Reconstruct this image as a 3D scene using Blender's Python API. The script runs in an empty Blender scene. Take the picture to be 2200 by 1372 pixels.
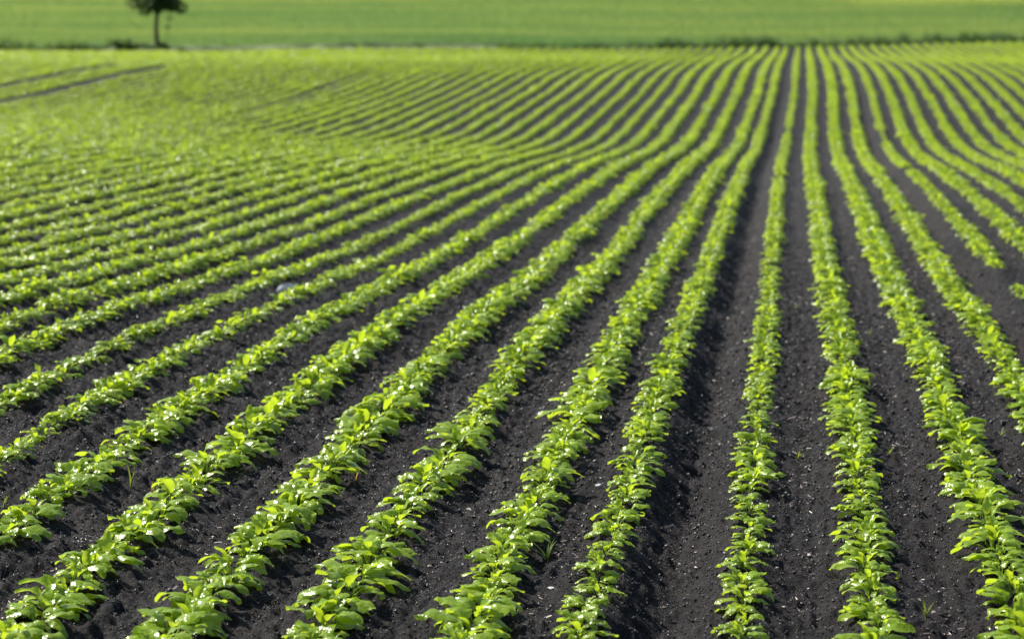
import bpy, bmesh, math, random
import numpy as np
from mathutils import Vector, Matrix, Euler

R = math.radians
random.seed(7)
rng = np.random.default_rng(11)
scene = bpy.context.scene
COL = scene.collection

# ------------------------------------------------------------------ camera
FOC, CX, CY = 5000.0, 1100.0, 686.0            # focal length and image centre in photograph pixels (2200 wide)
PITCH = math.atan(752 / FOC)
YAW = math.atan(604 / FOC * math.cos(PITCH))
CAM_Z = 2.45
cam_data = bpy.data.cameras.new('camera')
cam = bpy.data.objects.new('camera', cam_data)
COL.objects.link(cam)
cam.location = (0, 0, CAM_Z)
cam.rotation_euler = (math.pi / 2 - PITCH, 0, YAW)
cam_data.sensor_width = 36.0
cam_data.lens = FOC / 2200 * 36.0
cam_data.clip_start = 0.1
cam_data.clip_end = 6000
cam_data.dof.use_dof = True
cam_data.dof.focus_distance = 9.9
cam_data.dof.aperture_fstop = 2.8
cam_data.dof.aperture_blades = 0
scene.camera = cam

# ------------------------------------------------------------------ light
SUN_AZ, SUN_EL = R(56), R(42)                   # azimuth to the left of the row direction (+Y), elevation
world = bpy.data.worlds.new('World')
scene.world = world
world.use_nodes = True
wn = world.node_tree.nodes
wl = world.node_tree.links
wn.clear()
sky = wn.new('ShaderNodeTexSky')
sky.sky_type = 'NISHITA'
sky.sun_disc = False
sky.sun_elevation = SUN_EL
sky.sun_rotation = -SUN_AZ
sky.air_density = 1.0
sky.dust_density = 1.2
bg = wn.new('ShaderNodeBackground')
bg.inputs['Strength'].default_value = 0.085
wo = wn.new('ShaderNodeOutputWorld')
wl.new(sky.outputs[0], bg.inputs[0])
wl.new(bg.outputs[0], wo.inputs[0])
sun_data = bpy.data.lights.new('sun', 'SUN')
sun_data.energy = 5.0
sun_data.angle = R(0.53)
sun_data.color = (1.0, 0.95, 0.86)
sun = bpy.data.objects.new('sun', sun_data)
COL.objects.link(sun)
to_sun = Vector((-math.sin(SUN_AZ) * math.cos(SUN_EL), math.cos(SUN_AZ) * math.cos(SUN_EL), math.sin(SUN_EL)))
sun.rotation_euler = to_sun.to_track_quat('Z', 'Y').to_euler()
sun.location = (-20, 30, 40)
scene.view_settings.view_transform = 'Standard'
scene.view_settings.look = 'None'
scene.view_settings.gamma = 1.0
scene.view_settings.exposure = 0.68
scene.view_settings.use_curve_mapping = False
scene.cycles.max_bounces = 6
scene.cycles.transparent_max_bounces = 4
scene.cycles.sample_clamp_indirect = 4.0

# ------------------------------------------------------------------ helpers
def tag(o, label=None, cat=None, group=None, kind=None):
    if label: o['label'] = label
    if cat: o['category'] = cat
    if group: o['group'] = group
    if kind: o['kind'] = kind
    return o

def link(name, mesh, mat=None, parent=None):
    o = bpy.data.objects.new(name, mesh)
    if mat is not None and mesh is not None and not mesh.materials:
        mesh.materials.append(mat)
    COL.objects.link(o)
    if parent is not None:
        o.parent = parent
    return o

def empty(name, loc, rz=0.0):
    o = bpy.data.objects.new(name, None)
    o.empty_display_size = 0.1
    COL.objects.link(o)
    o.location = loc
    o.rotation_euler = (0, 0, rz)
    return o

def grid_mesh(name, V, nu, nv, smooth=True):
    """V: (nv, nu, 3) vertices of a regular grid -> mesh"""
    me = bpy.data.meshes.new(name)
    co = V.reshape(-1, 3).astype(np.float32)
    i = np.arange(nv * nu).reshape(nv, nu)
    q = np.stack([i[:-1, :-1], i[:-1, 1:], i[1:, 1:], i[1:, :-1]], -1).reshape(-1)
    nq = (nu - 1) * (nv - 1)
    me.vertices.add(len(co)); me.vertices.foreach_set('co', co.ravel())
    me.loops.add(nq * 4); me.loops.foreach_set('vertex_index', q.astype(np.int32))
    me.polygons.add(nq); me.polygons.foreach_set('loop_start', np.arange(0, nq * 4, 4, dtype=np.int32))
    me.polygons.foreach_set('loop_total', np.full(nq, 4, np.int32))
    me.polygons.foreach_set('use_smooth', np.full(nq, smooth, bool))
    me.update(calc_edges=True)
    return me

def _hash(ix, iy, seed):
    h = (ix.astype(np.int64) * 374761393 + iy.astype(np.int64) * 668265263 + seed * 974634777) & 0xffffffff
    h = ((h ^ (h >> 13)) * 1274126177) & 0xffffffff
    h = (h ^ (h >> 16)) & 0xffff
    return h / 65535.0

def vnoise(x, y, seed=0):
    x = np.asarray(x, float); y = np.asarray(y, float)
    ix = np.floor(x); iy = np.floor(y)
    fx = x - ix; fy = y - iy
    fx = fx * fx * (3 - 2 * fx); fy = fy * fy * (3 - 2 * fy)
    a = _hash(ix, iy, seed); b = _hash(ix + 1, iy, seed)
    c = _hash(ix, iy + 1, seed); d = _hash(ix + 1, iy + 1, seed)
    return (a * (1 - fx) + b * fx) * (1 - fy) + (c * (1 - fx) + d * fx) * fy - 0.5

def smooth(a, b, x):
    t = np.clip((np.asarray(x, float) - a) / (b - a), 0, 1)
    return t * t * (3 - 2 * t)

# ------------------------------------------------------------------ terrain (drop below the camera, read off the rows)
_PY = np.array([-60, 0, 8, 12, 14.5, 17, 19, 21, 24, 27, 30, 33, 37, 40.5, 44, 48, 51, 54, 57, 60, 64, 69, 73, 80, 88, 95, 104, 112, 120, 150, 200, 300, 600, 1600])
_PD = np.array([2.3, 2.33, 2.34, 2.35, 2.38, 2.47, 2.55, 2.64, 2.70, 2.78, 2.85, 2.96, 3.08, 3.25, 3.41, 3.53, 3.50, 3.43, 3.34, 3.27, 3.17, 3.03, 3.04, 3.10, 3.29, 3.47, 3.61, 3.65, 3.60, 3.25, 2.55, 0.6, -8.0, -30.0])
_fy = np.concatenate([np.arange(-60, 160, 0.25), np.arange(160, 1600, 4.0)])
_fd = np.interp(_fy, _PY, _PD)
_k = np.exp(-0.5 * (np.arange(-24, 25) / 7.0) ** 2); _k /= _k.sum()
_near = _fy < 160
_tmp = np.convolve(np.pad(_fd[_near], 24, mode='edge'), _k, mode='valid')
_fd[_near] = _tmp
_fl = np.where((_fy > 30) & (_fy < 80), np.interp(_fy, [30, 33, 37, 44, 50, 54.5, 61, 65, 69, 73, 80], [2.85, 2.93, 3.03, 3.20, 3.34, 3.41, 3.40, 3.29, 3.17, 3.10, 3.12]), _fd)
_k2 = np.exp(-0.5 * (np.arange(-40, 41) / 12.0) ** 2); _k2 /= _k2.sum()
_fl[_near] = np.convolve(np.pad(_fl[_near], 40, mode='edge'), _k2, mode='valid')
ROW0, SPACING = -0.165, 0.5

def base_z(X, Y):
    X = np.asarray(X, float); Y = np.asarray(Y, float)
    wl_ = smooth(-6.5, -15, X)
    z = CAM_Z - 0.065 - np.interp(Y, _fy, _fd) * (1 - wl_) - np.interp(Y, _fy, _fl) * wl_
    z = z + 0.09 * smooth(2.0, 5.0, -X) * smooth(26, 14, Y)             # slight rise to the left, close by
    z = z + 0.018 * np.clip(X - 1.0, 0, 40) * smooth(80, 112, Y)        # far edge climbs to the right
    z = z - 0.08 * smooth(18, 34, -X) * smooth(70, 110, Y)
    z = z + 0.10 * vnoise(X / 9.0, Y / 13.0, 5) * smooth(14, 40, Y) * smooth(3, 9, np.abs(X + 1)) 
    return z

def bend(Y):
    return np.interp(Y, [0, 40, 54, 62, 71, 104, 130], [0, 0, 0.13, 0.24, 0.28, 0.42, 0.5])

SHIFT = {-7: -.05, -6: -.06, -5: -.05, -4: 0.0, -3: .02, -2: .05, -1: -.055, 0: 0.02, 1: 0.01, 2: .035, 3: .01, 4: .05, 5: .02}

def row_x(k, Y):
    return ROW0 + SPACING * k + SHIFT.get(k, 0.0) + bend(Y) + 0.018 * vnoise(np.asarray(Y, float) / 2.3, k * 7.3 + 0.5, 9)

def edge_y(X):
    """far end of the beet rows"""
    X = np.asarray(X, float)
    return 111.5 + 0.22 * np.clip(X, -60, 0) + 0.25 * np.clip(X, 0, 40) + 1.2 * vnoise(X / 6.0, X * 0, 21)

def micro_z(X, Y):
    """furrows, wheel tracks and crumbly relief of the worked soil"""
    b = bend(Y)
    u = (X - ROW0 - b) / SPACING
    fade = smooth(70, 30, Y)
    z = 0.026 * np.cos(2 * np.pi * u)
    for c, w, d in ((-0.58, .32, .16), (3.5, .32, .16), (-40.6, .4, .22), (-44.6, .4, .22)):
        z = z - d * np.exp(-((u - c) / w) ** 2) * (0.75 + 0.5 * vnoise(Y / .6, c * 3 + 0 * Y, 3))
    z = z + 0.030 * vnoise(X / .33, Y / .5, 1) + 0.022 * vnoise(X / .13, Y / .16, 2)
    z = z + 0.016 * vnoise(X / .045, Y / .9, 8) * smooth(60, 30, Y)        # drag lines left by the hoe
    near = smooth(34, 16, Y)
    cl = np.abs(vnoise(X / .055, Y / .075, 4))
    z = z + near * (0.050 * cl + 0.024 * vnoise(X / .026, Y / .034, 6))
    return z * (0.35 + 0.65 * fade)

def ground_z(X, Y):
    return base_z(X, Y) + micro_z(np.asarray(X, float), np.asarray(Y, float))

_fw = np.array([-math.sin(YAW) * math.cos(PITCH), math.cos(YAW) * math.cos(PITCH), -math.sin(PITCH)])
_rt = np.array([math.cos(YAW), math.sin(YAW), 0.0])
_up = np.cross(_rt, _fw)

def project(P):
    P = np.atleast_2d(np.asarray(P, float)) - np.array([0, 0, CAM_Z])
    d = P @ _fw
    return CX + FOC * (P @ _rt) / d, CY - FOC * (P @ _up) / d, d

def at(px, py, h=0.0):
    """ground point (plus height h) seen at a pixel of the photograph"""
    d = _fw * FOC + _rt * (px - CX) - _up * (py - CY)
    Ys = np.arange(6, 230, 0.02)
    X = d[0] / d[1] * Ys; Z = CAM_Z + d[2] / d[1] * Ys
    g = base_z(X, Ys) + h
    i = int(np.argmax(Z < g))
    return Vector((X[i], Ys[i], float(ground_z(X[i], Ys[i]))))

# ------------------------------------------------------------------ materials
def new_mat(name):
    m = bpy.data.materials.new(name)
    m.use_nodes = True
    nt = m.node_tree
    return m, nt, nt.nodes, nt.links, nt.nodes['Principled BSDF']

def leaf_material(name, c_dark, c_light, trans, tfac, rough=0.34, bump=0.35, veins=True, bscale=38.0, spec=0.5):
    m, nt, N, L, P = new_mat(name)
    out = N['Material Output']
    oi = N.new('ShaderNodeObjectInfo')
    geo = N.new('ShaderNodeNewGeometry')
    tc = N.new('ShaderNodeTexCoord')
    nz = N.new('ShaderNodeTexNoise'); nz.inputs['Scale'].default_value = 0.55; nz.inputs['Detail'].default_value = 3
    L.new(geo.outputs['Position'], nz.inputs['Vector'])
    add = N.new('ShaderNodeMath'); add.operation = 'MULTIPLY_ADD'
    add.inputs[1].default_value = 0.55
    L.new(oi.outputs['Random'], add.inputs[0])
    mul = N.new('ShaderNodeMath'); mul.operation = 'MULTIPLY_ADD'; mul.inputs[1].default_value = 1.3; mul.inputs[2].default_value = -0.42
    L.new(nz.outputs['Fac'], mul.inputs[0])
    L.new(mul.outputs[0], add.inputs[2])
    ramp = N.new('ShaderNodeMix'); ramp.data_type = 'RGBA'
    ramp.inputs[6].default_value = (*c_dark, 1); ramp.inputs[7].default_value = (*c_light, 1)
    L.new(add.outputs[0], ramp.inputs[0])
    col = ramp.outputs[2]
    if veins:
        uv = N.new('ShaderNodeUVMap')
        sp = N.new('ShaderNodeSeparateXYZ'); L.new(uv.outputs[0], sp.inputs[0])
        a = N.new('ShaderNodeMath'); a.operation = 'SUBTRACT'; a.inputs[1].default_value = 0.5; L.new(sp.outputs[0], a.inputs[0])
        ab = N.new('ShaderNodeMath'); ab.operation = 'ABSOLUTE'; L.new(a.outputs[0], ab.inputs[0])
        mr = N.new('ShaderNodeMapRange'); mr.inputs[1].default_value = 0.07; mr.inputs[2].default_value = 0.02
        mr.inputs[3].default_value = 0.0; mr.inputs[4].default_value = 0.75
        L.new(ab.outputs[0], mr.inputs[0])
        # side veins
        sv = N.new('ShaderNodeMath'); sv.operation = 'MULTIPLY_ADD'; sv.inputs[1].default_value = -0.9; L.new(ab.outputs[0], sv.inputs[0]); L.new(sp.outputs[1], sv.inputs[2])
        sm = N.new('ShaderNodeMath'); sm.operation = 'MULTIPLY'; sm.inputs[1].default_value = 44.0; L.new(sv.outputs[0], sm.inputs[0])
        ss = N.new('ShaderNodeMath'); ss.operation = 'SINE'; L.new(sm.outputs[0], ss.inputs[0])
        sr = N.new('ShaderNodeMapRange'); sr.inputs[1].default_value = 0.82; sr.inputs[2].default_value = 1.0; sr.inputs[4].default_value = 0.3
        L.new(ss.outputs[0], sr.inputs[0])
        mx = N.new('ShaderNodeMath'); mx.operation = 'MAXIMUM'; L.new(mr.outputs[0], mx.inputs[0]); L.new(sr.outputs[0], mx.inputs[1])
        vm = N.new('ShaderNodeMix'); vm.data_type = 'RGBA'; vm.inputs[7].default_value = (0.24, 0.34, 0.09, 1)
        L.new(mx.outputs[0], vm.inputs[0]); L.new(col, vm.inputs[6])
        col = vm.outputs[2]
    L.new(col, P.inputs['Base Color'])
    P.inputs['Roughness'].default_value = rough
    P.inputs['IOR'].default_value = 1.5
    P.inputs['Specular IOR Level'].default_value = spec
    tr = N.new('ShaderNodeBsdfTranslucent')
    hs = N.new('ShaderNodeMix'); hs.data_type = 'RGBA'
    hs.inputs[6].default_value = (*[c * 0.78 for c in trans], 1); hs.inputs[7].default_value = (*trans, 1)
    L.new(add.outputs[0], hs.inputs[0]); L.new(hs.outputs[2], tr.inputs[0])
    mix = N.new('ShaderNodeMixShader'); mix.inputs[0].default_value = tfac
    L.new(P.outputs[0], mix.inputs[1]); L.new(tr.outputs[0], mix.inputs[2])
    L.new(mix.outputs[0], out.inputs[0])
    if bump:
        bn = N.new('ShaderNodeTexNoise'); bn.inputs['Scale'].default_value = bscale; bn.inputs['Detail'].default_value = 2
        L.new(tc.outputs['Object'], bn.inputs['Vector'])
        b = N.new('ShaderNodeBump'); b.inputs['Strength'].default_value = bump; b.inputs['Distance'].default_value = 0.012
        L.new(bn.outputs['Fac'], b.inputs['Height']); L.new(b.outputs[0], P.inputs['Normal'])
    return m

M = {}
M['leaf'] = leaf_material('beet_leaf', (0.275, 0.44, 0.024), (0.385, 0.54, 0.028), (0.53, 0.68, 0.030), 0.52, 0.24, 0.45, True, 60.0, 0.65)
M['weed'] = leaf_material('weed_blade', (0.09, 0.15, 0.02), (0.16, 0.22, 0.03), (0.36, 0.46, 0.04), 0.45, 0.45, 0.0, False)
M['dry'] = leaf_material('yellowed_blade', (0.36, 0.29, 0.05), (0.42, 0.30, 0.06), (0.5, 0.38, 0.06), 0.4, 0.5, 0.0, False)
M['shrub_leaf'] = leaf_material('shrub_leaf', (0.055, 0.12, 0.03), (0.10, 0.19, 0.045), (0.24, 0.38, 0.07), 0.42, 0.5, 0.0, False)
M['tree_leaf'] = leaf_material('tree_leaf', (0.035, 0.075, 0.022), (0.075, 0.13, 0.03), (0.14, 0.24, 0.04), 0.35, 0.45, 0.0, False)
M['bush_leaf'] = leaf_material('bush_leaf', (0.03, 0.08, 0.022), (0.06, 0.12, 0.03), (0.14, 0.25, 0.05), 0.3, 0.45, 0.0, False)  # dark foliage green; on the border grass it paints in the shade

def soil_material():
    m, nt, N, L, P = new_mat('peat_soil')
    geo = N.new('ShaderNodeNewGeometry')
    n1 = N.new('ShaderNodeTexNoise'); n1.inputs['Scale'].default_value = 1.6; n1.inputs['Detail'].default_value = 12; n1.inputs['Roughness'].default_value = 0.78
    L.new(geo.outputs['Position'], n1.inputs['Vector'])
    cr = N.new('ShaderNodeValToRGB')
    cr.color_ramp.elements[0].position = 0.3; cr.color_ramp.elements[0].color = (0.0036, 0.0033, 0.0038, 1)
    cr.color_ramp.elements[1].position = 0.72; cr.color_ramp.elements[1].color = (0.0255, 0.0225, 0.0228, 1)
    L.new(n1.outputs['Fac'], cr.inputs[0])
    # browner, drier patches
    n4 = N.new('ShaderNodeTexNoise'); n4.inputs['Scale'].default_value = 0.7; n4.inputs['Detail'].default_value = 6; n4.inputs['Roughness'].default_value = 0.7
    L.new(geo.outputs['Position'], n4.inputs['Vector'])
    m4 = N.new('ShaderNodeMapRange'); m4.inputs[1].default_value = 0.45; m4.inputs[2].default_value = 0.7; m4.inputs[4].default_value = 0.6
    L.new(n4.outputs['Fac'], m4.inputs[0])
    x4 = N.new('ShaderNodeMix'); x4.data_type = 'RGBA'; x4.blend_type = 'MULTIPLY'; x4.inputs[7].default_value = (1.55, 1.25, 1.05, 1)
    L.new(m4.outputs[0], x4.inputs[0]); L.new(cr.outputs[0], x4.inputs[6])
    L.new(x4.outputs[2], P.inputs['Base Color'])
    P.inputs['Roughness'].default_value = 0.62
    P.inputs['Specular IOR Level'].default_value = 0.14
    n2 = N.new('ShaderNodeTexNoise'); n2.inputs['Scale'].default_value = 70; n2.inputs['Detail'].default_value = 5; n2.inputs['Roughness'].default_value = 0.7
    L.new(geo.outputs['Position'], n2.inputs['Vector'])
    b = N.new('ShaderNodeBump'); b.inputs['Strength'].default_value = 1.0; b.inputs['Distance'].default_value = 0.02
    L.new(n2.outputs['Fac'], b.inputs['Height'])
    L.new(b.outputs[0], P.inputs['Normal'])
    # crumbs that catch the light: small patches of smoother soil
    n3 = N.new('ShaderNodeTexVoronoi'); n3.inputs['Scale'].default_value = 55
    L.new(geo.outputs['Position'], n3.inputs['Vector'])
    rr = N.new('ShaderNodeMapRange'); rr.inputs[1].default_value = 0.0; rr.inputs[2].default_value = 1.0; rr.inputs[3].default_value = 0.5; rr.inputs[4].default_value = 1.0
    L.new(n3.outputs['Color'], rr.inputs[0]); L.new(rr.outputs[0], P.inputs['Roughness'])
    return m
M['soil'] = soil_material()

def simple_mat(name, c1, c2, scale, rough=0.8, bump=0.0, bdist=0.01, spec=0.4):
    m, nt, N, L, P = new_mat(name)
    oi = N.new('ShaderNodeObjectInfo')
    geo = N.new('ShaderNodeNewGeometry')
    n1 = N.new('ShaderNodeTexNoise'); n1.inputs['Scale'].default_value = scale; n1.inputs['Detail'].default_value = 5
    L.new(geo.outputs['Position'], n1.inputs['Vector'])
    ad = N.new('ShaderNodeMath'); ad.operation = 'MULTIPLY_ADD'; ad.inputs[1].default_value = 0.5
    L.new(oi.outputs['Random'], ad.inputs[0])
    sb = N.new('ShaderNodeMath'); sb.operation = 'SUBTRACT'; sb.inputs[1].default_value = 0.25
    L.new(n1.outputs['Fac'], sb.inputs[0]); L.new(sb.outputs[0], ad.inputs[2])
    mx = N.new('ShaderNodeMix'); mx.data_type = 'RGBA'
    mx.inputs[6].default_value = (*c1, 1); mx.inputs[7].default_value = (*c2, 1)
    L.new(ad.outputs[0], mx.inputs[0]); L.new(mx.outputs[2], P.inputs['Base Color'])
    P.inputs['Roughness'].default_value = rough
    P.inputs['Specular IOR Level'].default_value = spec
    if bump:
        b = N.new('ShaderNodeBump'); b.inputs['Strength'].default_value = bump; b.inputs['Distance'].default_value = bdist
        L.new(n1.outputs['Fac'], b.inputs['Height']); L.new(b.outputs[0], P.inputs['Normal'])
    return m
M['crumb'] = simple_mat('soil_crumb', (0.005, 0.0045, 0.005), (0.055, 0.047, 0.045), 40, 0.55, 0.6, 0.004, 0.5)
M['straw'] = simple_mat('pale_straw', (0.22, 0.14, 0.115), (0.70, 0.59, 0.53), 20, 0.45, 0, 0, 0.5)
M['stone'] = simple_mat('pale_stone', (0.42, 0.38, 0.34), (0.62, 0.58, 0.54), 30, 0.7, 0.3, 0.004)
M['blue_stone'] = simple_mat('blue_grey_stone', (0.08, 0.105, 0.135), (0.19, 0.225, 0.27), 22, 0.7, 0.6, 0.01)
M['bark'] = simple_mat('bark', (0.05, 0.042, 0.034), (0.11, 0.095, 0.08), 12, 0.85, 0.7, 0.02)


def meadow_material(name, tfac):
    m, nt, N, L, P = new_mat(name)
    geo = N.new('ShaderNodeNewGeometry')
    oi = N.new('ShaderNodeObjectInfo')
    mp = N.new('ShaderNodeMapping'); mp.inputs['Scale'].default_value = (0.022, 0.075, 0.0)
    L.new(geo.outputs['Position'], mp.inputs['Vector'])
    n1 = N.new('ShaderNodeTexNoise'); n1.inputs['Scale'].default_value = 1.0; n1.inputs['Detail'].default_value = 5; n1.inputs['Roughness'].default_value = 0.6
    L.new(mp.outputs[0], n1.inputs['Vector'])
    ad = N.new('ShaderNodeMath'); ad.operation = 'MULTIPLY_ADD'; ad.inputs[1].default_value = 0.22
    L.new(oi.outputs['Random'], ad.inputs[0])
    sb = N.new('ShaderNodeMath'); sb.operation = 'MULTIPLY_ADD'; sb.inputs[1].default_value = 2.0; sb.inputs[2].default_value = -0.62
    L.new(n1.outputs['Fac'], sb.inputs[0]); L.new(sb.outputs[0], ad.inputs[2])
    mx = N.new('ShaderNodeMix'); mx.data_type = 'RGBA'
    mx.inputs[6].default_value = (0.056, 0.14, 0.040, 1); mx.inputs[7].default_value = (0.18, 0.265, 0.058, 1)
    # a strip of paler, ripening crop on the right of the slope
    sx = N.new('ShaderNodeSeparateXYZ'); L.new(geo.outputs['Position'], sx.inputs[0])
    m1 = N.new('ShaderNodeMapRange'); m1.interpolation_type = 'SMOOTHSTEP'; m1.inputs[1].default_value = 0; m1.inputs[2].default_value = 9; L.new(sx.outputs[0], m1.inputs[0])
    dy = N.new('ShaderNodeMath'); dy.operation = 'SUBTRACT'; dy.inputs[1].default_value = 178; L.new(sx.outputs[1], dy.inputs[0])
    da = N.new('ShaderNodeMath'); da.operation = 'ABSOLUTE'; L.new(dy.outputs[0], da.inputs[0])
    m2 = N.new('ShaderNodeMapRange'); m2.interpolation_type = 'SMOOTHSTEP'; m2.inputs[1].default_value = 11; m2.inputs[2].default_value = 3; L.new(da.outputs[0], m2.inputs[0])
    mm = N.new('ShaderNodeMath'); mm.operation = 'MULTIPLY'; L.new(m1.outputs[0], mm.inputs[0]); L.new(m2.outputs[0], mm.inputs[1])
    a2 = N.new('ShaderNodeMath'); a2.operation = 'MULTIPLY_ADD'; a2.inputs[1].default_value = 0.9; L.new(mm.outputs[0], a2.inputs[0]); L.new(ad.outputs[0], a2.inputs[2])
    ad = a2
    mx.clamp_factor = False
    L.new(ad.outputs[0], mx.inputs[0]); L.new(mx.outputs[2], P.inputs['Base Color'])
    P.inputs['Roughness'].default_value = 0.6
    P.inputs['Specular IOR Level'].default_value = 0.3
    if tfac:
        tr = N.new('ShaderNodeBsdfTranslucent')
        tm = N.new('ShaderNodeMix'); tm.data_type = 'RGBA'; tm.inputs[6].default_value = (0.16, 0.32, 0.085, 1); tm.inputs[7].default_value = (0.43, 0.52, 0.11, 1)
        L.new(ad.outputs[0], tm.inputs[0]); L.new(tm.outputs[2], tr.inputs[0])
        ms = N.new('ShaderNodeMixShader'); ms.inputs[0].default_value = tfac
        L.new(P.outputs[0], ms.inputs[1]); L.new(tr.outputs[0], ms.inputs[2]); L.new(ms.outputs[0], N['Material Output'].inputs[0])
    return m
M['meadow'] = meadow_material('meadow_soil_and_stems', 0)
M['cereal'] = meadow_material('cereal_blade', 0.5)

# ------------------------------------------------------------------ the ground: worked soil of the beet field
def build_soil():
    ys = [-50, -35, -24, -16, -10, -6, -3, 0, 2.5, 4.5, 6.0]
    y = 6.6
    while y < 118:
        ys.append(y)
        y += max(0.02, y * 0.0041)
    ys = np.array(ys)
    nc = 760
    g = np.linspace(-1, 1, nc)
    out = np.array([1.15, 1.5, 2.2, 4, 8, 16])
    g = np.concatenate([-out[::-1], g, out])
    Yc = np.maximum(ys, 6.6)
    cx = -0.1225 * Yc
    hw = 0.245 * Yc + 1.1
    X = cx[:, None] + hw[:, None] * g[None, :]
    Y = np.repeat(ys[:, None], len(g), 1)
    # the sheet ends just past the last plants
    Y = np.minimum(Y, edge_y(X) + 1.2)
    Z = ground_z(X, Y)
    V = np.stack([X, Y, Z], -1)
    return grid_mesh('soil_ground', V, len(g), len(ys))
ground = link('ground', build_soil(), M['soil'])
tag(ground, 'black crumbly field soil drawn into furrows between the crop rows', kind='structure')

# the green field beyond
def verge_mask(X):
    return smooth(-11, -16, X) * smooth(-34, -31.5, X)

def build_meadow():
    t = np.concatenate([[0, .4, .9, 1.6, 2.5], np.arange(4, 130, 1.5), np.arange(135, 400, 12), np.arange(420, 1500, 60)])
    xs = np.concatenate([np.arange(-900, -70, 60.), np.arange(-70, 50, 0.8), np.arange(50, 900, 60.)])
    X = np.repeat(xs[None, :], len(t), 0)
    e = edge_y(xs) + 0.9
    Y = e[None, :] + t[:, None]
    Z = base_z(X, np.minimum(Y, 1590))
    vg = verge_mask(X)
    Z = Z - 0.20 * (1 - vg) * np.exp(-((t[:, None] - 0.9) / 0.6) ** 2)           # shallow trough added along the border to help the dark line
    Z = Z + 0.12 * vg * smooth(0, 1.6, t)[:, None]                               # low bare bank beside the tree
    Z = Z + 0.5 * vnoise(X / 30.0, Y / 22.0, 31) * smooth(3, 40, t)[:, None]
    Z = Z + 1.1 * vnoise(X / 90.0 + 3, Y / 60.0, 33) * smooth(20, 120, t)[:, None]
    Z[0] -= 0.05
    return grid_mesh('meadow_ground', np.stack([X, Y, Z], -1), len(xs), len(t)), xs, t, Z
me_meadow, _mx, _mt, _mZ = build_meadow()
meadow = link('meadow', me_meadow, M['meadow'])
tag(meadow, 'smooth green field rising behind the border grass coloured dark as shade', kind='structure')

def meadow_z(X, t):
    i = np.clip(np.interp(X, _mx, np.arange(len(_mx))), 0, len(_mx) - 1.001)
    j = np.clip(np.interp(t, _mt, np.arange(len(_mt))), 0, len(_mt) - 1.001)
    i0 = i.astype(int); j0 = j.astype(int); fi = i - i0; fj = j - j0
    return (_mZ[j0, i0] * (1 - fi) + _mZ[j0, i0 + 1] * fi) * (1 - fj) + (_mZ[j0 + 1, i0] * (1 - fi) + _mZ[j0 + 1, i0 + 1] * fi) * fj

M['verge'] = simple_mat('dry_verge', (0.09, 0.13, 0.045), (0.20, 0.19, 0.10), 0.9, 0.9, 0.4, 0.05)
def build_verge():
    xs = np.arange(-35, -10, .25); t = np.linspace(-.5, 2.4, 12)
    X = np.repeat(xs[None, :], len(t), 0)
    wv = verge_mask(xs)
    T = t[:, None] * (0.25 + .75 * wv)[None, :] * (1 + .35 * vnoise(xs / 1.5, xs * 0, 55))[None, :]
    Y = edge_y(X) + .9 + T
    Z = meadow_z(X, np.clip(T, 0, None)) + .012 + .03 * vnoise(X / .5, Y / .5, 56) 
    Z = np.where(T < 0, ground_z(X, Y) + .004, Z + .02)
    return grid_mesh('verge_sheet', np.stack([X, Y, Z], -1), len(xs), len(t))
verge_o = link('verge', build_verge(), M['verge'])
tag(verge_o, 'dry tan strip of bare bank along the field edge by the tree', kind='structure')

# ------------------------------------------------------------------ instancing for what nobody could count
def hidden_collection(name, meshes, mat):
    c = bpy.data.collections.new(name)
    for i, me in enumerate(meshes):
        if not me.materials: me.materials.append(mat)
        o = bpy.data.objects.new('%s_%02d' % (name, i), me)
        c.objects.link(o)
    return c

def scatter(name, pts, rot, scl, idx, coll):
    n = len(pts)
    me = bpy.data.meshes.new(name + '_points')
    me.vertices.add(n)
    me.vertices.foreach_set('co', np.asarray(pts, np.float32).ravel())
    a = me.attributes.new('rot', 'FLOAT_VECTOR', 'POINT'); a.data.foreach_set('vector', np.asarray(rot, np.float32).ravel())
    a = me.attributes.new('scl', 'FLOAT_VECTOR', 'POINT'); a.data.foreach_set('vector', np.asarray(scl, np.float32).ravel())
    a = me.attributes.new('idx', 'INT', 'POINT'); a.data.foreach_set('value', np.asarray(idx, np.int32).ravel())
    o = link(name, me)
    ng = bpy.data.node_groups.new(name + '_nodes', 'GeometryNodeTree')
    ng.interface.new_socket('Geometry', in_out='INPUT', socket_type='NodeSocketGeometry')
    ng.interface.new_socket('Geometry', in_out='OUTPUT', socket_type='NodeSocketGeometry')
    N, L = ng.nodes, ng.links
    gi = N.new('NodeGroupInput'); go = N.new('NodeGroupOutput')
    ci = N.new('GeometryNodeCollectionInfo'); ci.inputs[0].default_value = coll
    ci.inputs[1].default_value = True; ci.inputs[2].default_value = True
    ip = N.new('GeometryNodeInstanceOnPoints')
    def na(nm, t):
        q = N.new('GeometryNodeInputNamedAttribute'); q.data_type = t; q.inputs[0].default_value = nm
        return q.outputs[0]
    L.new(gi.outputs[0], ip.inputs['Points'])
    L.new(ci.outputs[0], ip.inputs['Instance'])
    ip.inputs['Pick Instance'].default_value = True
    L.new(na('idx', 'INT'), ip.inputs['Instance Index'])
    e2r = N.new('FunctionNodeEulerToRotation')
    L.new(na('rot', 'FLOAT_VECTOR'), e2r.inputs[0])
    L.new(e2r.outputs[0], ip.inputs['Rotation'])
    L.new(na('scl', 'FLOAT_VECTOR'), ip.inputs['Scale'])
    L.new(ip.outputs[0], go.inputs[0])
    md = o.modifiers.new('scatter', 'NODES'); md.node_group = ng
    return o

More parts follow.
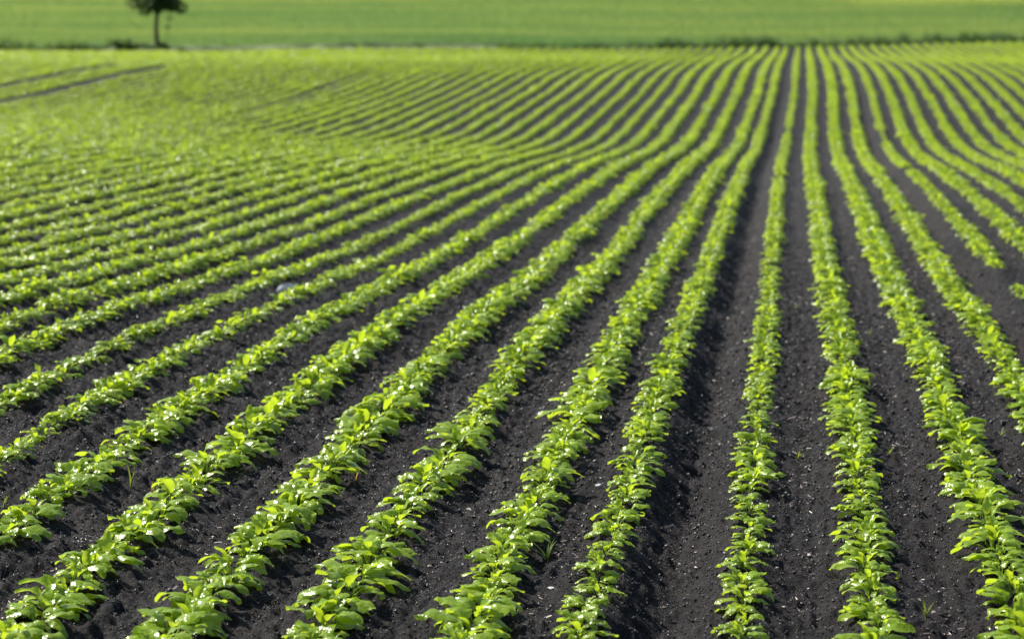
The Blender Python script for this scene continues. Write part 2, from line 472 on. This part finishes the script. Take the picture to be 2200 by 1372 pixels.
# ------------------------------------------------------------------ beet leaves
def leaf_geometry(pet, blade, width, e0, eb, e1, twist, wave, phase, cup, rnd, nl=11, nw=4, stalk=True):
    """One leaf growing from the origin along +X: a grooved stalk that opens into a wavy oval blade bending over."""
    V, F, UV = [], [], []
    x = z = 0.0
    ns = 4
    # stalk
    ring = []
    sl = pet / ns
    for i in range(ns + 1):
        e = e0 + (0.10 * i / ns)
        r = 0.0048 * (1 - 0.35 * i / ns) * (pet / 0.07) ** 0.5
        nx, nz = -math.sin(e), math.cos(e)
        for dy, dn in ((-r, 0.45 * r), (0, -r), (r, 0.45 * r)):
            V.append((x + nx * dn, dy, z + nz * dn)); UV.append((0.5, 0.0))
        if i < ns:
            x += math.cos(e) * sl; z += math.sin(e) * sl
    if stalk:
        for i in range(ns):
            a = i * 3; b = a + 3
            for j in range(3):
                F.append((a + j, a + (j + 1) % 3, b + (j + 1) % 3, b + j))
    # blade
    b0 = len(V)
    step = blade / nl
    w1 = rnd.uniform(0.8, 1.2); w2 = rnd.uniform(-.5, .5)
    side = rnd.uniform(-0.25, 0.25)
    for i in range(nl + 1):
        s = i / nl
        e = eb + (e1 - eb) * (s ** 0.85) if s > 0.12 else e0 + (eb + (e1 - eb) * 0.165 - e0) * (s / 0.12)
        wd = width * 0.5 * (max(0.0, math.sin(math.pi * min(0.985, 0.07 + 0.93 * s) ** 0.9)) ** 0.58) * (1.0 if s < 0.98 else 0.55)
        nx, nz = -math.sin(e), math.cos(e)
        tw = twist * s
        yc = side * blade * s * s * 0.5
        for j in range(nw + 1):
            u = (j / nw) * 2 - 1
            off = cup * wd * u * u * 1.2
            off += wave * abs(u) ** 1.5 * math.sin(s * 10.5 * w1 + phase + (0 if u > 0 else 2.1 + w2))
            off += 0.35 * wave * math.sin(s * 17 + phase * 2 + u * 3)
            ww = wd * u * (1 - 0.12 * cup)
            dy = ww * math.cos(tw) - off * math.sin(tw)
            dn = ww * math.sin(tw) + off * math.cos(tw)
            # ragged margin
            V.append((x + nx * dn + abs(u) ** 2 * 0.05 * blade * math.sin(6 * s + phase), yc + dy, z + nz * dn))
            UV.append((0.5 + 0.5 * u, s))
        x += math.cos(e) * step; z += math.sin(e) * step
    n = nw + 1
    for i in range(nl):
        for j in range(nw):
            a = b0 + i * n + j
            F.append((a, a + n, a + n + 1, a + 1))
    return V, F, UV

def mesh_from(name, V, F, UV=None, smooth_=True):
    me = bpy.data.meshes.new(name)
    me.from_pydata(V, [], F)
    if UV is not None:
        uvl = me.uv_layers.new(name='UVMap')
        li = np.zeros(len(me.loops), np.int32); me.loops.foreach_get('vertex_index', li)
        uvl.data.foreach_set('uv', np.asarray(UV, np.float32)[li].ravel())
    if smooth_:
        me.polygons.foreach_set('use_smooth', np.ones(len(me.polygons), bool))
    me.update()
    return me

rl = random.Random(5)
LEAVES = {'outer': [], 'mid': [], 'inner': []}
LGEO = {'outer': [], 'mid': [], 'inner': []}
def rv(a, b): return rl.uniform(a, b)
for i in range(16):
    LGEO['outer'].append(leaf_geometry(rv(.035, .06), rv(.095, .138), rv(.044, .062), R(rv(25, 50)), R(rv(12, 36)), R(rv(-72, -30)), rv(-.35, .35), rv(.003, .0075), rv(0, 6), rv(-.5, .05), rl))
for i in range(16):
    LGEO['mid'].append(leaf_geometry(rv(.042, .070), rv(.085, .118), rv(.044, .062), R(rv(50, 74)), R(rv(18, 50)), R(rv(-60, -5)), rv(-.6, .6), rv(.003, .0075), rv(0, 6), rv(-.4, .3), rl))
for i in range(10):
    LGEO['inner'].append(leaf_geometry(rv(.035, .058), rv(.055, .085), rv(.034, .048), R(rv(70, 86)), R(rv(48, 75)), R(rv(-15, 55)), rv(-.5, .5), rv(.003, .006), rv(0, 6), rv(.0, .6), rl))
for k_, L_ in LGEO.items():
    for i, (V, F, UV) in enumerate(L_):
        me = mesh_from('beet_%s_leaf_%d' % (k_, i), V, F, UV)
        me.materials.append(M['leaf'])
        LEAVES[k_].append(me)

def plant_recipe(rnd, n=None):
    """list of (kind, variant, azimuth, tilt, scale); the big leaves reach out sideways from the row"""
    n = n or rnd.choice((10, 11, 11, 12))
    n_in = rnd.choice((2, 3)); n_out = rnd.choice((4, 4, 5))
    out = []
    side = rnd.choice((0, 1))
    for i in range(n):
        kind = 'outer' if i < n_out else ('inner' if i >= n - n_in else 'mid')
        side = 1 - side
        sp = 0.62 if kind == 'outer' else (0.85 if kind == 'mid' else 1.6)
        az = side * math.pi + rnd.gauss(-0.12, sp)
        out.append((kind, rnd.randrange(len(LEAVES[kind])), az, rnd.uniform(-.18, .18), rnd.uniform(.74, 1.2)))
    return out

def recipe_matrix(az, tilt, s):
    return Matrix.Rotation(az, 4, 'Z') @ Matrix.Rotation(tilt, 4, 'Y') @ Matrix.Translation((0.006, 0, -0.004)) @ Matrix.Scale(s, 4)

def joined_plant(name, rec):
    V, F, UV = [], [], []
    for kind, vi, az, tilt, s in rec:
        v, f, uv = LGEO[kind][vi]
        m = recipe_matrix(az, tilt, s)
        b = len(V)
        V += [tuple(m @ Vector(p)) for p in v]
        F += [tuple(b + q for q in p) for p in f]
        UV += uv
    return mesh_from(name, V, F, UV)

# ------------------------------------------------------------------ where the plants stand
ROW_SIZE = {-9: .92, -8: .80, -7: .84, -6: 1.02, -5: 1.12, -4: 1.10, -3: 1.10, -2: 1.06, -1: .92, 0: .78, 1: 1.0, 2: 1.09, 3: 1.03, 4: .88}
def plant_size(k, Y):
    s = ROW_SIZE.get(k, 0.97 + 0.10 * (_hash(np.array(k + 500.), np.array(3.), 1) - .5))
    s *= 1 + 0.30 * float(vnoise(Y / 1.1, k * 3.7, 14)) + 0.22 * float(vnoise(k * .5 / 4.0, Y / 5.0, 15))
    s *= 1 + 0.06 * float(smooth(17, 10, Y))
    s *= 1 + 0.10 * float(smooth(28, 48, Y)) * (0.45 + 0.55 * float(smooth(-4, -14, ROW0 + .5 * k)))
    if k == 0:
        for c, w in ((12.3, .35), (20.9, .3), (34.6, .6), (51.5, 1.2)):
            if abs(Y - c) < w: s *= 0.45 if c > 15 else 0.75
        if abs(Y - 20.9) < .22 or abs(Y - 34.6) < .45: return 0
    if k == 4:
        if Y < 21.0: return 0.66 if abs(Y - 19.0) < .42 else 0
        if Y < 22.2: s *= .7
        if abs(Y - 37.5) < .75: return 0
        if abs(Y - 50.0) < 1.6: s *= .45
    if k in (-41, -40) and 57 < Y < 75: return (0.0 if Y > 62 else s * .5) if k == -41 else s
    if k in (-42, -46, -40, -44): s *= 1.2
    if k == -45 and 61 < Y < 76: return 0.0
    if k == -26 and 53 < Y < 71: s *= .66
    return s

spots = []                                     # (k, X, Y, size)
rp = random.Random(3)
for k in range(-96, 44):
    y = 5.6 + rp.uniform(0, .18)
    while y < 126:
        x = float(row_x(k, y)) + rp.uniform(-.018, .018)
        if -0.347 * y - 2.6 < x < 0.101 * y + 2.6 and y < float(edge_y(np.array(x))):
            s = plant_size(k, y)
            if s > 0 and (rp.random() > 0.03 or (k > 0 and y < 22)):
                spots.append((k, x, y, 0.80 * s * rp.choice((.78, .95, 1, 1, 1.05, 1.08, 1.12, 1.22)) * rp.uniform(.93, 1.07)))
        y += rp.uniform(.105, .16)
SP = np.array(spots)
SZ = ground_z(SP[:, 1], SP[:, 2])
px, py, pd = project(np.stack([SP[:, 1], SP[:, 2], SZ + 0.09], -1))
m = 0.12 * SP[:, 3] * FOC / pd                  # most of a plant's half width in pixels
visible = (px > -m) & (px < 2200 + m) & (py < 1372 + 0.75 * m) & (SP[:, 2] > 6)
order = np.argsort(np.where(visible, pd / SP[:, 3] ** 0.3, 1e9))
near = set(order[:300].tolist())

ONES = ['', 'first', 'second', 'third', 'fourth', 'fifth', 'sixth', 'seventh', 'eighth', 'ninth', 'tenth', 'eleventh', 'twelfth', 'thirteenth', 'fourteenth', 'fifteenth', 'sixteenth', 'seventeenth', 'eighteenth', 'nineteenth']
TENS = {2: ('twenty', 'twentieth'), 3: ('thirty', 'thirtieth'), 4: ('forty', 'fortieth'), 5: ('fifty', 'fiftieth'), 6: ('sixty', 'sixtieth'), 7: ('seventy', 'seventieth')}
def ordinal(n):
    if n < 20: return ONES[n]
    a, b = divmod(n, 10)
    return TENS[a][1] if b == 0 else TENS[a][0] + '-' + ONES[b]

# count the plants of each row from the picture edge where the row comes in
rank, first_edge = {}, {}
for k in sorted(set(int(v) for v in SP[:, 0])):
    ids = [i for i in np.argsort(SP[:, 2]) if int(SP[i, 0]) == k and visible[i]]
    for r_, i in enumerate(ids): rank[i] = r_ + 1
    if ids:
        i = ids[0]
        first_edge[k] = 'left' if (px[i] < 130 and py[i] < 1330) else ('right' if (px[i] > 2080 and py[i] < 1330) else 'bottom')

rp2 = random.Random(17)
for i in sorted(near):
    k, X, Y, s = int(SP[i, 0]), SP[i, 1], SP[i, 2], SP[i, 3]
    root = empty('beet_plant', (X, Y, float(SZ[i]) - 0.004), 0)
    row = ('%s row left of bare strip' % ordinal(-k)) if k < 0 else ('%s row right of bare strip' % ordinal(k + 1))
    size = 'large ' if s > 1.15 else ('small ' if s < 0.8 else '')
    tag(root, '%sbeet plant, %s from the %s edge in the %s' % (size or 'leafy ', ordinal(rank[i]), first_edge[k], row),
        'beet plant', 'beet plants in the nearest rows')
    root.scale = (s, s, s)
    for kind, vi, az, tilt, ls in plant_recipe(rp2):
        lf = link('leaf', LEAVES[kind][vi], None, root)
        lf.matrix_local = recipe_matrix(az, tilt, ls)

# the thousands of plants behind them
VARIANTS = [joined_plant('beet_plant_shape_%02d' % i, plant_recipe(random.Random(100 + i))) for i in range(28)]
coll = hidden_collection('beet_shapes', VARIANTS, M['leaf'])
rest = np.array([i for i in range(len(SP)) if i not in near])
n = len(rest)
far = scatter('beet_plants_beyond', np.stack([SP[rest, 1], SP[rest, 2], SZ[rest] - .004], -1),
              np.stack([rng.normal(0, .06, n), rng.normal(0, .06, n), rng.normal(0, .22, n) + math.pi * rng.integers(0, 2, n)], -1),
              np.repeat(SP[rest, 3:4], 3, 1) * np.stack([np.ones(n), np.ones(n), rng.uniform(.9, 1.15, n)], -1),
              rng.integers(0, len(VARIANTS), n), coll)
tag(far, 'long unbroken rows of young green beet plants running to the field edge', kind='stuff')
print('plants', len(SP), 'visible', int(visible.sum()), 'near maxY', max(SP[i, 2] for i in near))

# ------------------------------------------------------------------ crumbs and straw on the soil
def crumb_mesh(seed):
    bm = bmesh.new()
    bmesh.ops.create_icosphere(bm, subdivisions=1, radius=1.0)
    q = random.Random(seed)
    for v in bm.verts:
        v.co *= q.uniform(.62, 1.2)
    bmesh.ops.scale(bm, vec=(q.uniform(.8, 1.3), q.uniform(.8, 1.3), q.uniform(.55, .85)), verts=bm.verts)
    me = bpy.data.meshes.new('crumb_shape_%d' % seed); bm.to_mesh(me); bm.free()
    return me
cc = hidden_collection('crumb_shapes', [crumb_mesh(i) for i in range(8)], M['crumb'])
n = 150000
Yc = 6.6 * np.exp(rng.uniform(0, 1, n) * math.log(24 / 6.6))
Xc = -0.345 * Yc - .6 + rng.uniform(0, 1, n) * (0.447 * Yc + 1.2)
sz = 0.0026 * np.exp(np.minimum(np.abs(rng.normal(0, .5, n)), 1.35)) * np.clip(Yc / 9, .8, 1.6)
Zc = ground_z(Xc, Yc) + sz * 0.25
cr = scatter('soil_crumbs', np.stack([Xc, Yc, Zc], -1), rng.uniform(0, 6.28, (n, 3)) * np.array([.3, .3, 1]), np.repeat(sz[:, None], 3, 1), rng.integers(0, 8, n), cc)
tag(cr, 'loose dark crumbs of soil lying between the rows', kind='stuff')

def straw_mesh(seed):
    q = random.Random(900 + seed)
    ln = q.uniform(.012, .04); w = q.uniform(.0012, .003)
    b = q.uniform(-.3, .3) * ln
    pts = [(-ln / 2, 0, 0), (0, b * .5, abs(b) * .2), (ln / 2, b, 0)]
    V, F = [], []
    for p in pts:
        V += [(p[0], p[1] - w, p[2]), (p[0], p[1] + w, p[2]), (p[0], p[1], p[2] + w)]
    for i in range(2):
        a = i * 3
        for j in range(3): F.append((a + j, a + (j + 1) % 3, a + 3 + (j + 1) % 3, a + 3 + j))
    F += [(0, 2, 1), (6, 7, 8)]
    return mesh_from('straw_shape_%d' % seed, V, F, None, False)
def flake_mesh(seed):
    q = random.Random(700 + seed)
    s = q.uniform(.003, .0065)
    V = [(math.cos(a) * s * q.uniform(.6, 1.5), math.sin(a) * s * q.uniform(.5, 1.1), q.uniform(0, .5) * s) for a in (0, 1.1, 2.2, 3.3, 4.4, 5.4)]
    V += [(0, 0, s * .7), (0, 0, -s * .4)]
    F = [(i, (i + 1) % 6, 6) for i in range(6)] + [((i + 1) % 6, i, 7) for i in range(6)]
    return mesh_from('flake_shape_%d' % seed, V, F, None, False)
sc = hidden_collection('straw_shapes', [straw_mesh(i) for i in range(6)] + [flake_mesh(i) for i in range(6)], M['straw'])
n = 60000
Yc = 6.6 * np.exp(rng.uniform(0, 1, n) * math.log(34 / 6.6))
kk = np.round(rng.uniform(-30, 10, n))
Xc = ROW0 + (kk + 0.5 + np.where(rng.random(n) < .84, rng.normal(0, .085, n), rng.uniform(-.5, .5, n))) * SPACING + bend(Yc)
clump = vnoise(Xc / .25, Yc / .6, 41) + vnoise(Xc / .8, Yc / 1.7, 42)
keep = (Xc > -0.345 * Yc - .6) & (Xc < .101 * Yc + .6) & (clump > rng.uniform(-.15, .75, n)) & ((np.abs(kk + 1) > .1) | (rng.random(n) < .5))
Xc, Yc = Xc[keep], Yc[keep]; n = len(Xc)
st = scatter('straw_litter', np.stack([Xc, Yc, ground_z(Xc, Yc) + rng.uniform(-.002, .004, n)], -1),
             np.stack([rng.normal(0, .25, n), rng.normal(0, .25, n), rng.uniform(0, 6.28, n)], -1),
             np.repeat(np.clip(.5 * np.exp(np.abs(rng.normal(0, .5, (n, 1)))),   .4, 1.5), 3, 1), rng.integers(0, 12, n), sc)
tag(st, 'pale flecks of straw and root litter scattered in the furrows', kind='stuff')

# ------------------------------------------------------------------ stones and clods
def stone(name, px_, py_, size, mat, label, cat, seed, subdiv=3):
    p = at(px_, py_)
    bm = bmesh.new()
    bmesh.ops.create_icosphere(bm, subdivisions=subdiv, radius=1.0)
    q = random.Random(seed)
    dirs = [Vector((q.uniform(-1, 1), q.uniform(-1, 1), q.uniform(-1, 1))).normalized() for _ in range(9)]
    cut = [q.uniform(.62, .9) for _ in dirs]
    for v in bm.verts:                          # flat broken facets
        for d, c in zip(dirs, cut):
            t = v.co.dot(d)
            if t > c: v.co -= d * (t - c)
        v.co *= 1 + q.uniform(-.035, .035)
        v.co.x *= size[0]; v.co.y *= size[1]; v.co.z *= size[2]
    me = bpy.data.meshes.new(name + '_mesh'); bm.to_mesh(me); bm.free()
    o = link(name, me, mat)
    o.location = (p.x, p.y, p.z + size[2] * .35)
    o.rotation_euler = (q.uniform(-.15, .15), q.uniform(-.15, .15), q.uniform(-.5, .5))
    tag(o, label, cat)
    return o
stone('field_stone', 621, 631, (.11, .08, .075), M['blue_stone'], 'smooth blue-grey stone lying between seventh and eighth left rows', 'stone', 1)
stone('field_stone', 1287, 1041, (.021, .016, .011), M['stone'], 'small pale stone beside the first row left of bare strip', 'stone', 2)
stone('field_stone', 1346, 969, (.026, .01, .007), M['stone'], 'thin pale sliver of stone just left of first row by bare strip', 'stone', 3)
stone('field_stone', 1187, 1265, (.022, .014, .007), M['stone'], 'flat pale stone low in furrow between first and second left rows', 'stone', 4)
stone('field_stone', 893, 577, (.022, .02, .018), M['stone'], 'round whitish stone far off between sixth and seventh left rows', 'stone', 5)
stone('soil_clod', 1548, 448, (.10, .16, .055), M['soil'], 'big dark soil clod in furrow close left of bare strip', 'clod', 6)

# ------------------------------------------------------------------ weeds
def weed(px_, py_, n, h, spread, mat, label, seed, name='grass_weed'):
    p = at(px_, py_)
    q = random.Random(seed)
    root = empty(name, p)
    tag(root, label, 'weed')
    for i in range(n):
        a = q.uniform(0, 6.28); hh = h * q.uniform(.6, 1.1); lean = spread * q.uniform(.3, 1.1); w = q.uniform(.003, .005)
        V, F = [], []
        ca, sa = math.cos(a), math.sin(a)
        for j in range(6):
            t = j / 5
            r_ = lean * t ** 1.6 * h; zz = hh * (t - 0.25 * min(1, lean) * t ** 3)
            ww = w * (1 - t ** 2) + .0004
            V += [(ca * r_ - sa * ww, sa * r_ + ca * ww, zz), (ca * r_ + sa * ww, sa * r_ - ca * ww, zz)]
        for j in range(5):
            F.append((2 * j, 2 * j + 1, 2 * j + 3, 2 * j + 2))
        link('blade', mesh_from('weed_blade', V, F), mat, root)
    return root
weed(1175, 1200, 9, .09, 1.6, M['weed'], 'sprawling pale weed in the furrow between first and second left rows', 51)
weed(232, 965, 3, .10, .3, M['dry'], 'yellowed upright blades standing between sixth and seventh left rows', 52)
weed(634, 1008, 3, .09, .35, M['dry'], 'yellow-tan withered seedling just left of the fourth left row', 53)
weed(282, 1045, 4, .11, .3, M['weed'], 'upright thin green grass weed between fifth and sixth left rows', 54)
weed(366, 1040, 3, .07, .35, M['weed'], 'short thin green blades just left of the fifth left row', 55)
weed(328, 1046, 3, .06, .4, M['dry'], 'short withered brown shoot between fifth and sixth left rows', 56)
weed(8, 1085, 4, .10, .35, M['weed'], 'thin green weed at the left picture edge', 57)
weed(765, 1030, 3, .07, .5, M['dry'], 'curled tan dry shoot between third and fourth left rows', 58)
weed(1716, 972, 5, .05, 1.0, M['weed'], 'tiny green seedling just right of the thin row by bare strip', 59)
weed(1910, 978, 6, .05, 1.3, M['weed'], 'low pale seedling right of the second right row', 60)
weed(1990, 1330, 5, .09, .5, M['weed'], 'sparse grass weed low between second and third right rows', 61)
weed(1868, 725, 4, .08, .4, M['weed'], 'small light green shoot between second and third right rows, farther back', 62)
weed(1708, 662, 5, .06, .9, M['weed'], 'pale seedling in furrow right of thin row, halfway up', 63)
weed(2150, 930, 6, .05, 1.2, M['weed'], 'faint grass tuft right of the third right row', 64)

# ------------------------------------------------------------------ the green crop beyond
def tuft_mesh(seed, nb, rad, h, wd):
    q = random.Random(seed)
    V, F = [], []
    for i in range(nb):
        a = q.uniform(0, 6.28); r_ = rad * math.sqrt(q.random()); bx, by = math.cos(a) * r_, math.sin(a) * r_
        d = q.uniform(0, 6.28); lean = q.uniform(.05, .45) * h; hh = h * q.uniform(.65, 1.1); w = wd * q.uniform(.6, 1.2)
        s_, c_ = math.sin(d), math.cos(d)
        b = len(V)
        V += [(bx - s_ * w, by + c_ * w, 0), (bx + s_ * w, by - c_ * w, 0),
              (bx + c_ * lean * .35 - s_ * w, by + s_ * lean * .35 + c_ * w, hh * .6), (bx + c_ * lean * .35 + s_ * w, by + s_ * lean * .35 - c_ * w, hh * .6),
              (bx + c_ * lean, by + s_ * lean, hh)]
        F += [(b, b + 1, b + 3, b + 2), (b + 2, b + 3, b + 4)]
    return mesh_from('tuft_shape_%d' % seed, V, F, None, False)
tc_ = hidden_collection('cereal_shapes', [tuft_mesh(200 + i, 70, .34, .36, .007) for i in range(8)], M['cereal'])
T, XX = [], []
t = 1.6
while t < 128:
    sp = 0.40 + 0.0035 * t
    Yr = 112 + t
    xs_ = np.arange(-0.36 * Yr - 4, .115 * Yr + 4, sp)
    xs_ = xs_ + rng.uniform(-.5, .5, len(xs_)) * sp
    XX.append(xs_); T.append(np.full(len(xs_), t) + rng.uniform(-.5, .5, len(xs_)) * sp)
    t += sp
XX = np.concatenate(XX); T = np.concatenate(T); n = len(XX)
YY = edge_y(XX) + .9 + T
hs = (0.85 + 0.5 * vnoise(XX / 7, YY / 5, 71)) * rng.uniform(.8, 1.2, n)
verge = verge_mask(XX)
hs = hs * (1 - 0.5 * verge * smooth(7, 2, T))
ok = (verge * rng.uniform(.6, 1.4, n) < .5) | (T > 2.6)
XX, YY, T, hs = XX[ok], YY[ok], T[ok], hs[ok]; n = len(XX)
ce = scatter('cereal_crop', np.stack([XX, YY, meadow_z(XX, T) - .02], -1),
             np.stack([rng.normal(0, .05, n), rng.normal(0, .05, n), rng.uniform(0, 6.28, n)], -1),
             np.stack([np.full(n, 1.15) + .003 * T, np.full(n, 1.15) + .003 * T, hs * 1.1], -1), rng.integers(0, 8, n), tc_)
tag(ce, 'dense even green cereal crop covering the rising field behind', kind='stuff')
# taller rough grass along the border, its green darkened for the crop edge's shade
gc_ = hidden_collection('rough_grass_shapes', [tuft_mesh(300 + i, 55, .22, .55, .009) for i in range(6)], M['bush_leaf'])
xs_ = np.arange(-46, 24, .11); n = len(xs_)
xs_ = xs_ + rng.uniform(-.1, .1, n)
prof = np.interp(xs_, [-46, -33.5, -32.5, -30.5, -29, -15, -12, -5, 2, 6, 8, 24], [1.05, 1.05, .55, .5, .2, .28, .6, .75, .75, .7, 1.0, 1.0])
prof = prof * (1 + .9 * vnoise(xs_ / 1.1, xs_ * 0, 81) + .8 * vnoise(xs_ / 4.0, xs_ * 0, 82)) * rng.uniform(.6, 1.3, n) 
tt = rng.uniform(.5, 2.0, n)
dg = scatter('edge_shade_grass', np.stack([xs_, edge_y(xs_) + .9 + tt, meadow_z(xs_, tt) - .02], -1),
             np.stack([rng.normal(0, .08, n), rng.normal(0, .08, n), rng.uniform(0, 6.28, n)], -1),
             np.stack([np.ones(n), np.ones(n), prof], -1), rng.integers(0, 6, n), gc_)
tag(dg, 'dark rough grass along the ditch between the two fields', kind='stuff')

# ------------------------------------------------------------------ bushes and the tree
def leaf_cloud(name, centres, n, leaf, seed, mat):
    """many small leaf faces spread through overlapping clumps"""
    q = np.random.default_rng(seed)
    c = np.array([a[:3] for a in centres]); r_ = np.array([a[3] for a in centres])
    w = r_ ** 2; w = w / w.sum()
    ids = q.choice(len(c), n, p=w)
    d = q.normal(0, 1, (n, 3)); d /= np.linalg.norm(d, axis=1)[:, None]
    rad = r_[ids] * (0.45 + 0.6 * q.random(n) ** .6)
    P_ = c[ids] + d * rad[:, None] * np.array([1, 1, .8])
    u = q.normal(0, 1, (n, 3)); u /= np.linalg.norm(u, axis=1)[:, None]
    v = np.cross(u, q.normal(0, 1, (n, 3))); v /= np.linalg.norm(v, axis=1)[:, None]
    s_ = leaf * q.uniform(.6, 1.3, (n, 1))
    A = P_ - u * s_; B = P_ + v * s_ * .5; C = P_ + u * s_; D = P_ - v * s_ * .5
    V = np.stack([A, B, C, D], 1).reshape(-1, 3)
    F = np.arange(4 * n).reshape(-1, 4)
    me = bpy.data.meshes.new(name); me.from_pydata(V.tolist(), [], F.tolist()); me.update()
    me.materials.append(mat)
    return me

def tube(bm, pts, rads, seg=8):
    rings = []
    for i, p in enumerate(pts):
        p = Vector(p)
        d = (Vector(pts[min(i + 1, len(pts) - 1)]) - Vector(pts[max(i - 1, 0)])).normalized()
        a = d.orthogonal().normalized(); b = d.cross(a)
        rings.append([bm.verts.new(p + (a * math.cos(2 * math.pi * j / seg) + b * math.sin(2 * math.pi * j / seg)) * rads[i]) for j in range(seg)])
    for r0, r1 in zip(rings, rings[1:]):
        # align the rings by nearest vertex
        off = min(range(seg), key=lambda o: (r0[0].co - r1[o].co).length)
        for j in range(seg):
            bm.faces.new((r0[j], r0[(j + 1) % seg], r1[(j + 1 + off) % seg], r1[(j + off) % seg]))

def bm_obj(name, bm, mat, parent):
    bmesh.ops.recalc_face_normals(bm, faces=bm.faces)
    me = bpy.data.meshes.new(name + '_mesh'); bm.to_mesh(me); bm.free()
    me.polygons.foreach_set('use_smooth', np.ones(len(me.polygons), bool))
    return link(name, me, mat, parent)

def build_tree():
    p = at(337, 97)
    X, Y = p.x, float(edge_y(np.array(p.x))) + 2.6
    X = p.x * Y / p.y
    z = float(meadow_z(np.array([X]), np.array([1.7]))[0])
    root = empty('young_tree', (X, Y, z - .03))
    tag(root, 'small dark round-headed tree with a bare trunk at the field edge', 'tree')
    q = random.Random(8)
    bm = bmesh.new()
    tube(bm, [(0, 0, 0), (.01, 0, .35), (-.02, 0, .9), (.02, .02, 1.5), (.03, .0, 2.1), (0, .03, 3.0), (.05, 0, 4.2)], [.15, .115, .10, .092, .085, .06, .02], 10)
    bm_obj('trunk', bm, M['bark'], root)
    cl = []
    for i in range(13):
        a = i * 2.4 + q.uniform(-.3, .3)
        h0 = 1.75 + 2.2 * i / 13
        ln = q.uniform(.9, 1.35) * (1.0 - .35 * i / 13)
        rise = q.uniform(.05, .55) if i < 5 else q.uniform(.3, .9)
        e = (math.cos(a) * ln, math.sin(a) * ln, h0 + rise)
        bm = bmesh.new()
        mid = (e[0] * .5 + q.uniform(-.06, .06), e[1] * .5, h0 + rise * .35)
        tube(bm, [(0, 0, h0), mid, e], [.04, .027, .01], 6)
        bm_obj('limb', bm, M['bark'], root)
        cl.append((e[0] * .92, e[1] * .92, e[2] + .05, q.uniform(.36, .52)))
        cl.append((mid[0], mid[1], mid[2] + .22, q.uniform(.32, .45)))
    for i in range(16):
        a = q.uniform(0, 6.28); r_ = q.uniform(0, 1.0)
        cl.append((math.cos(a) * r_, math.sin(a) * r_, q.uniform(2.1, 4.3), q.uniform(.35, .55)))
    cl += [(0, 0, 4.6, .45), (-.55, 0, 1.75, .30), (.75, 0, 2.1, .42), (-1.0, 0, 2.15, .42), (0, 0, 2.15, .5), (.02, 0, 1.72, .2), (.25, 0, 1.95, .34), (-.25, 0, 1.95, .34), (.3, .2, 2.6, .6), (-.4, -.2, 2.7, .6)]
    link('crown', leaf_cloud('tree_crown', cl, 15000, .075, 4, M['tree_leaf']), None, root)
    # suckers at the foot
    link('basal_shoots', leaf_cloud('basal_shoots', [(.22, -.05, .16, .2), (.42, -.05, .14, .17), (.1, -.1, .1, .14)], 900, .04, 9, M['tree_leaf']), None, root)
    # thin second stem
    p2 = empty('sapling', (X + .42, Y + .1, z - .02))
    tag(p2, 'thin leaning sapling close beside the small dark tree', 'sapling')
    bm = bmesh.new(); tube(bm, [(0, 0, 0), (.04, 0, .6), (.12, 0, 1.2), (.22, 0, 1.75)], [.018, .015, .012, .006], 6)
    bm_obj('stem', bm, M['bark'], p2)
    link('crown', leaf_cloud('sapling_leaves', [(.1, 0, 1.0, .12), (.18, 0, 1.4, .16), (.24, 0, 1.75, .14)], 220, .04, 12, M['bush_leaf']), None, p2)
build_tree()

def bush(px_, w, h, label, seed):
    p = at(px_, 104)
    X, Y = p.x, float(edge_y(np.array(p.x))) + 1.5
    X = p.x * Y / p.y
    z = float(meadow_z(np.array([X]), np.array([.6]))[0])
    root = empty('low_bush', (X, Y, z - .02))
    tag(root, label, 'bush', 'low bushes on the field border')
    q = random.Random(seed)
    bm = bmesh.new()
    for i in range(7):
        a = q.uniform(0, 6.28)
        tube(bm, [(q.uniform(-.3, .3) * w, 0, 0), (math.cos(a) * w * .25, math.sin(a) * w * .15, h * .4), (math.cos(a) * w * .4, math.sin(a) * w * .2, h * .8)], [.012, .009, .004], 5)
    bm_obj('stems', bm, M['bark'], root)
    cl = [(q.uniform(-.5, .5) * w, q.uniform(-.2, .2) * w, q.uniform(.25, .75) * h, q.uniform(.22, .34) * h) for _ in range(16)]
    link('foliage', leaf_cloud('bush_foliage', cl, 2600, .035, seed, M['shrub_leaf']), None, root)
bush(256, 1.0, .62, 'rounded dark bush left of the small tree', 31)
bush(286, .5, .4, 'little dark bush closest to the left side of the tree', 32)
bush(20, 1.6, .6, 'low dark bush at the left picture edge of the field border', 33)
bush(95, 1.9, .48, 'long low dark bush second from the left picture edge', 34)
bush(145, 1.0, .5, 'low dark bush between the long bush and the rounded one', 35)
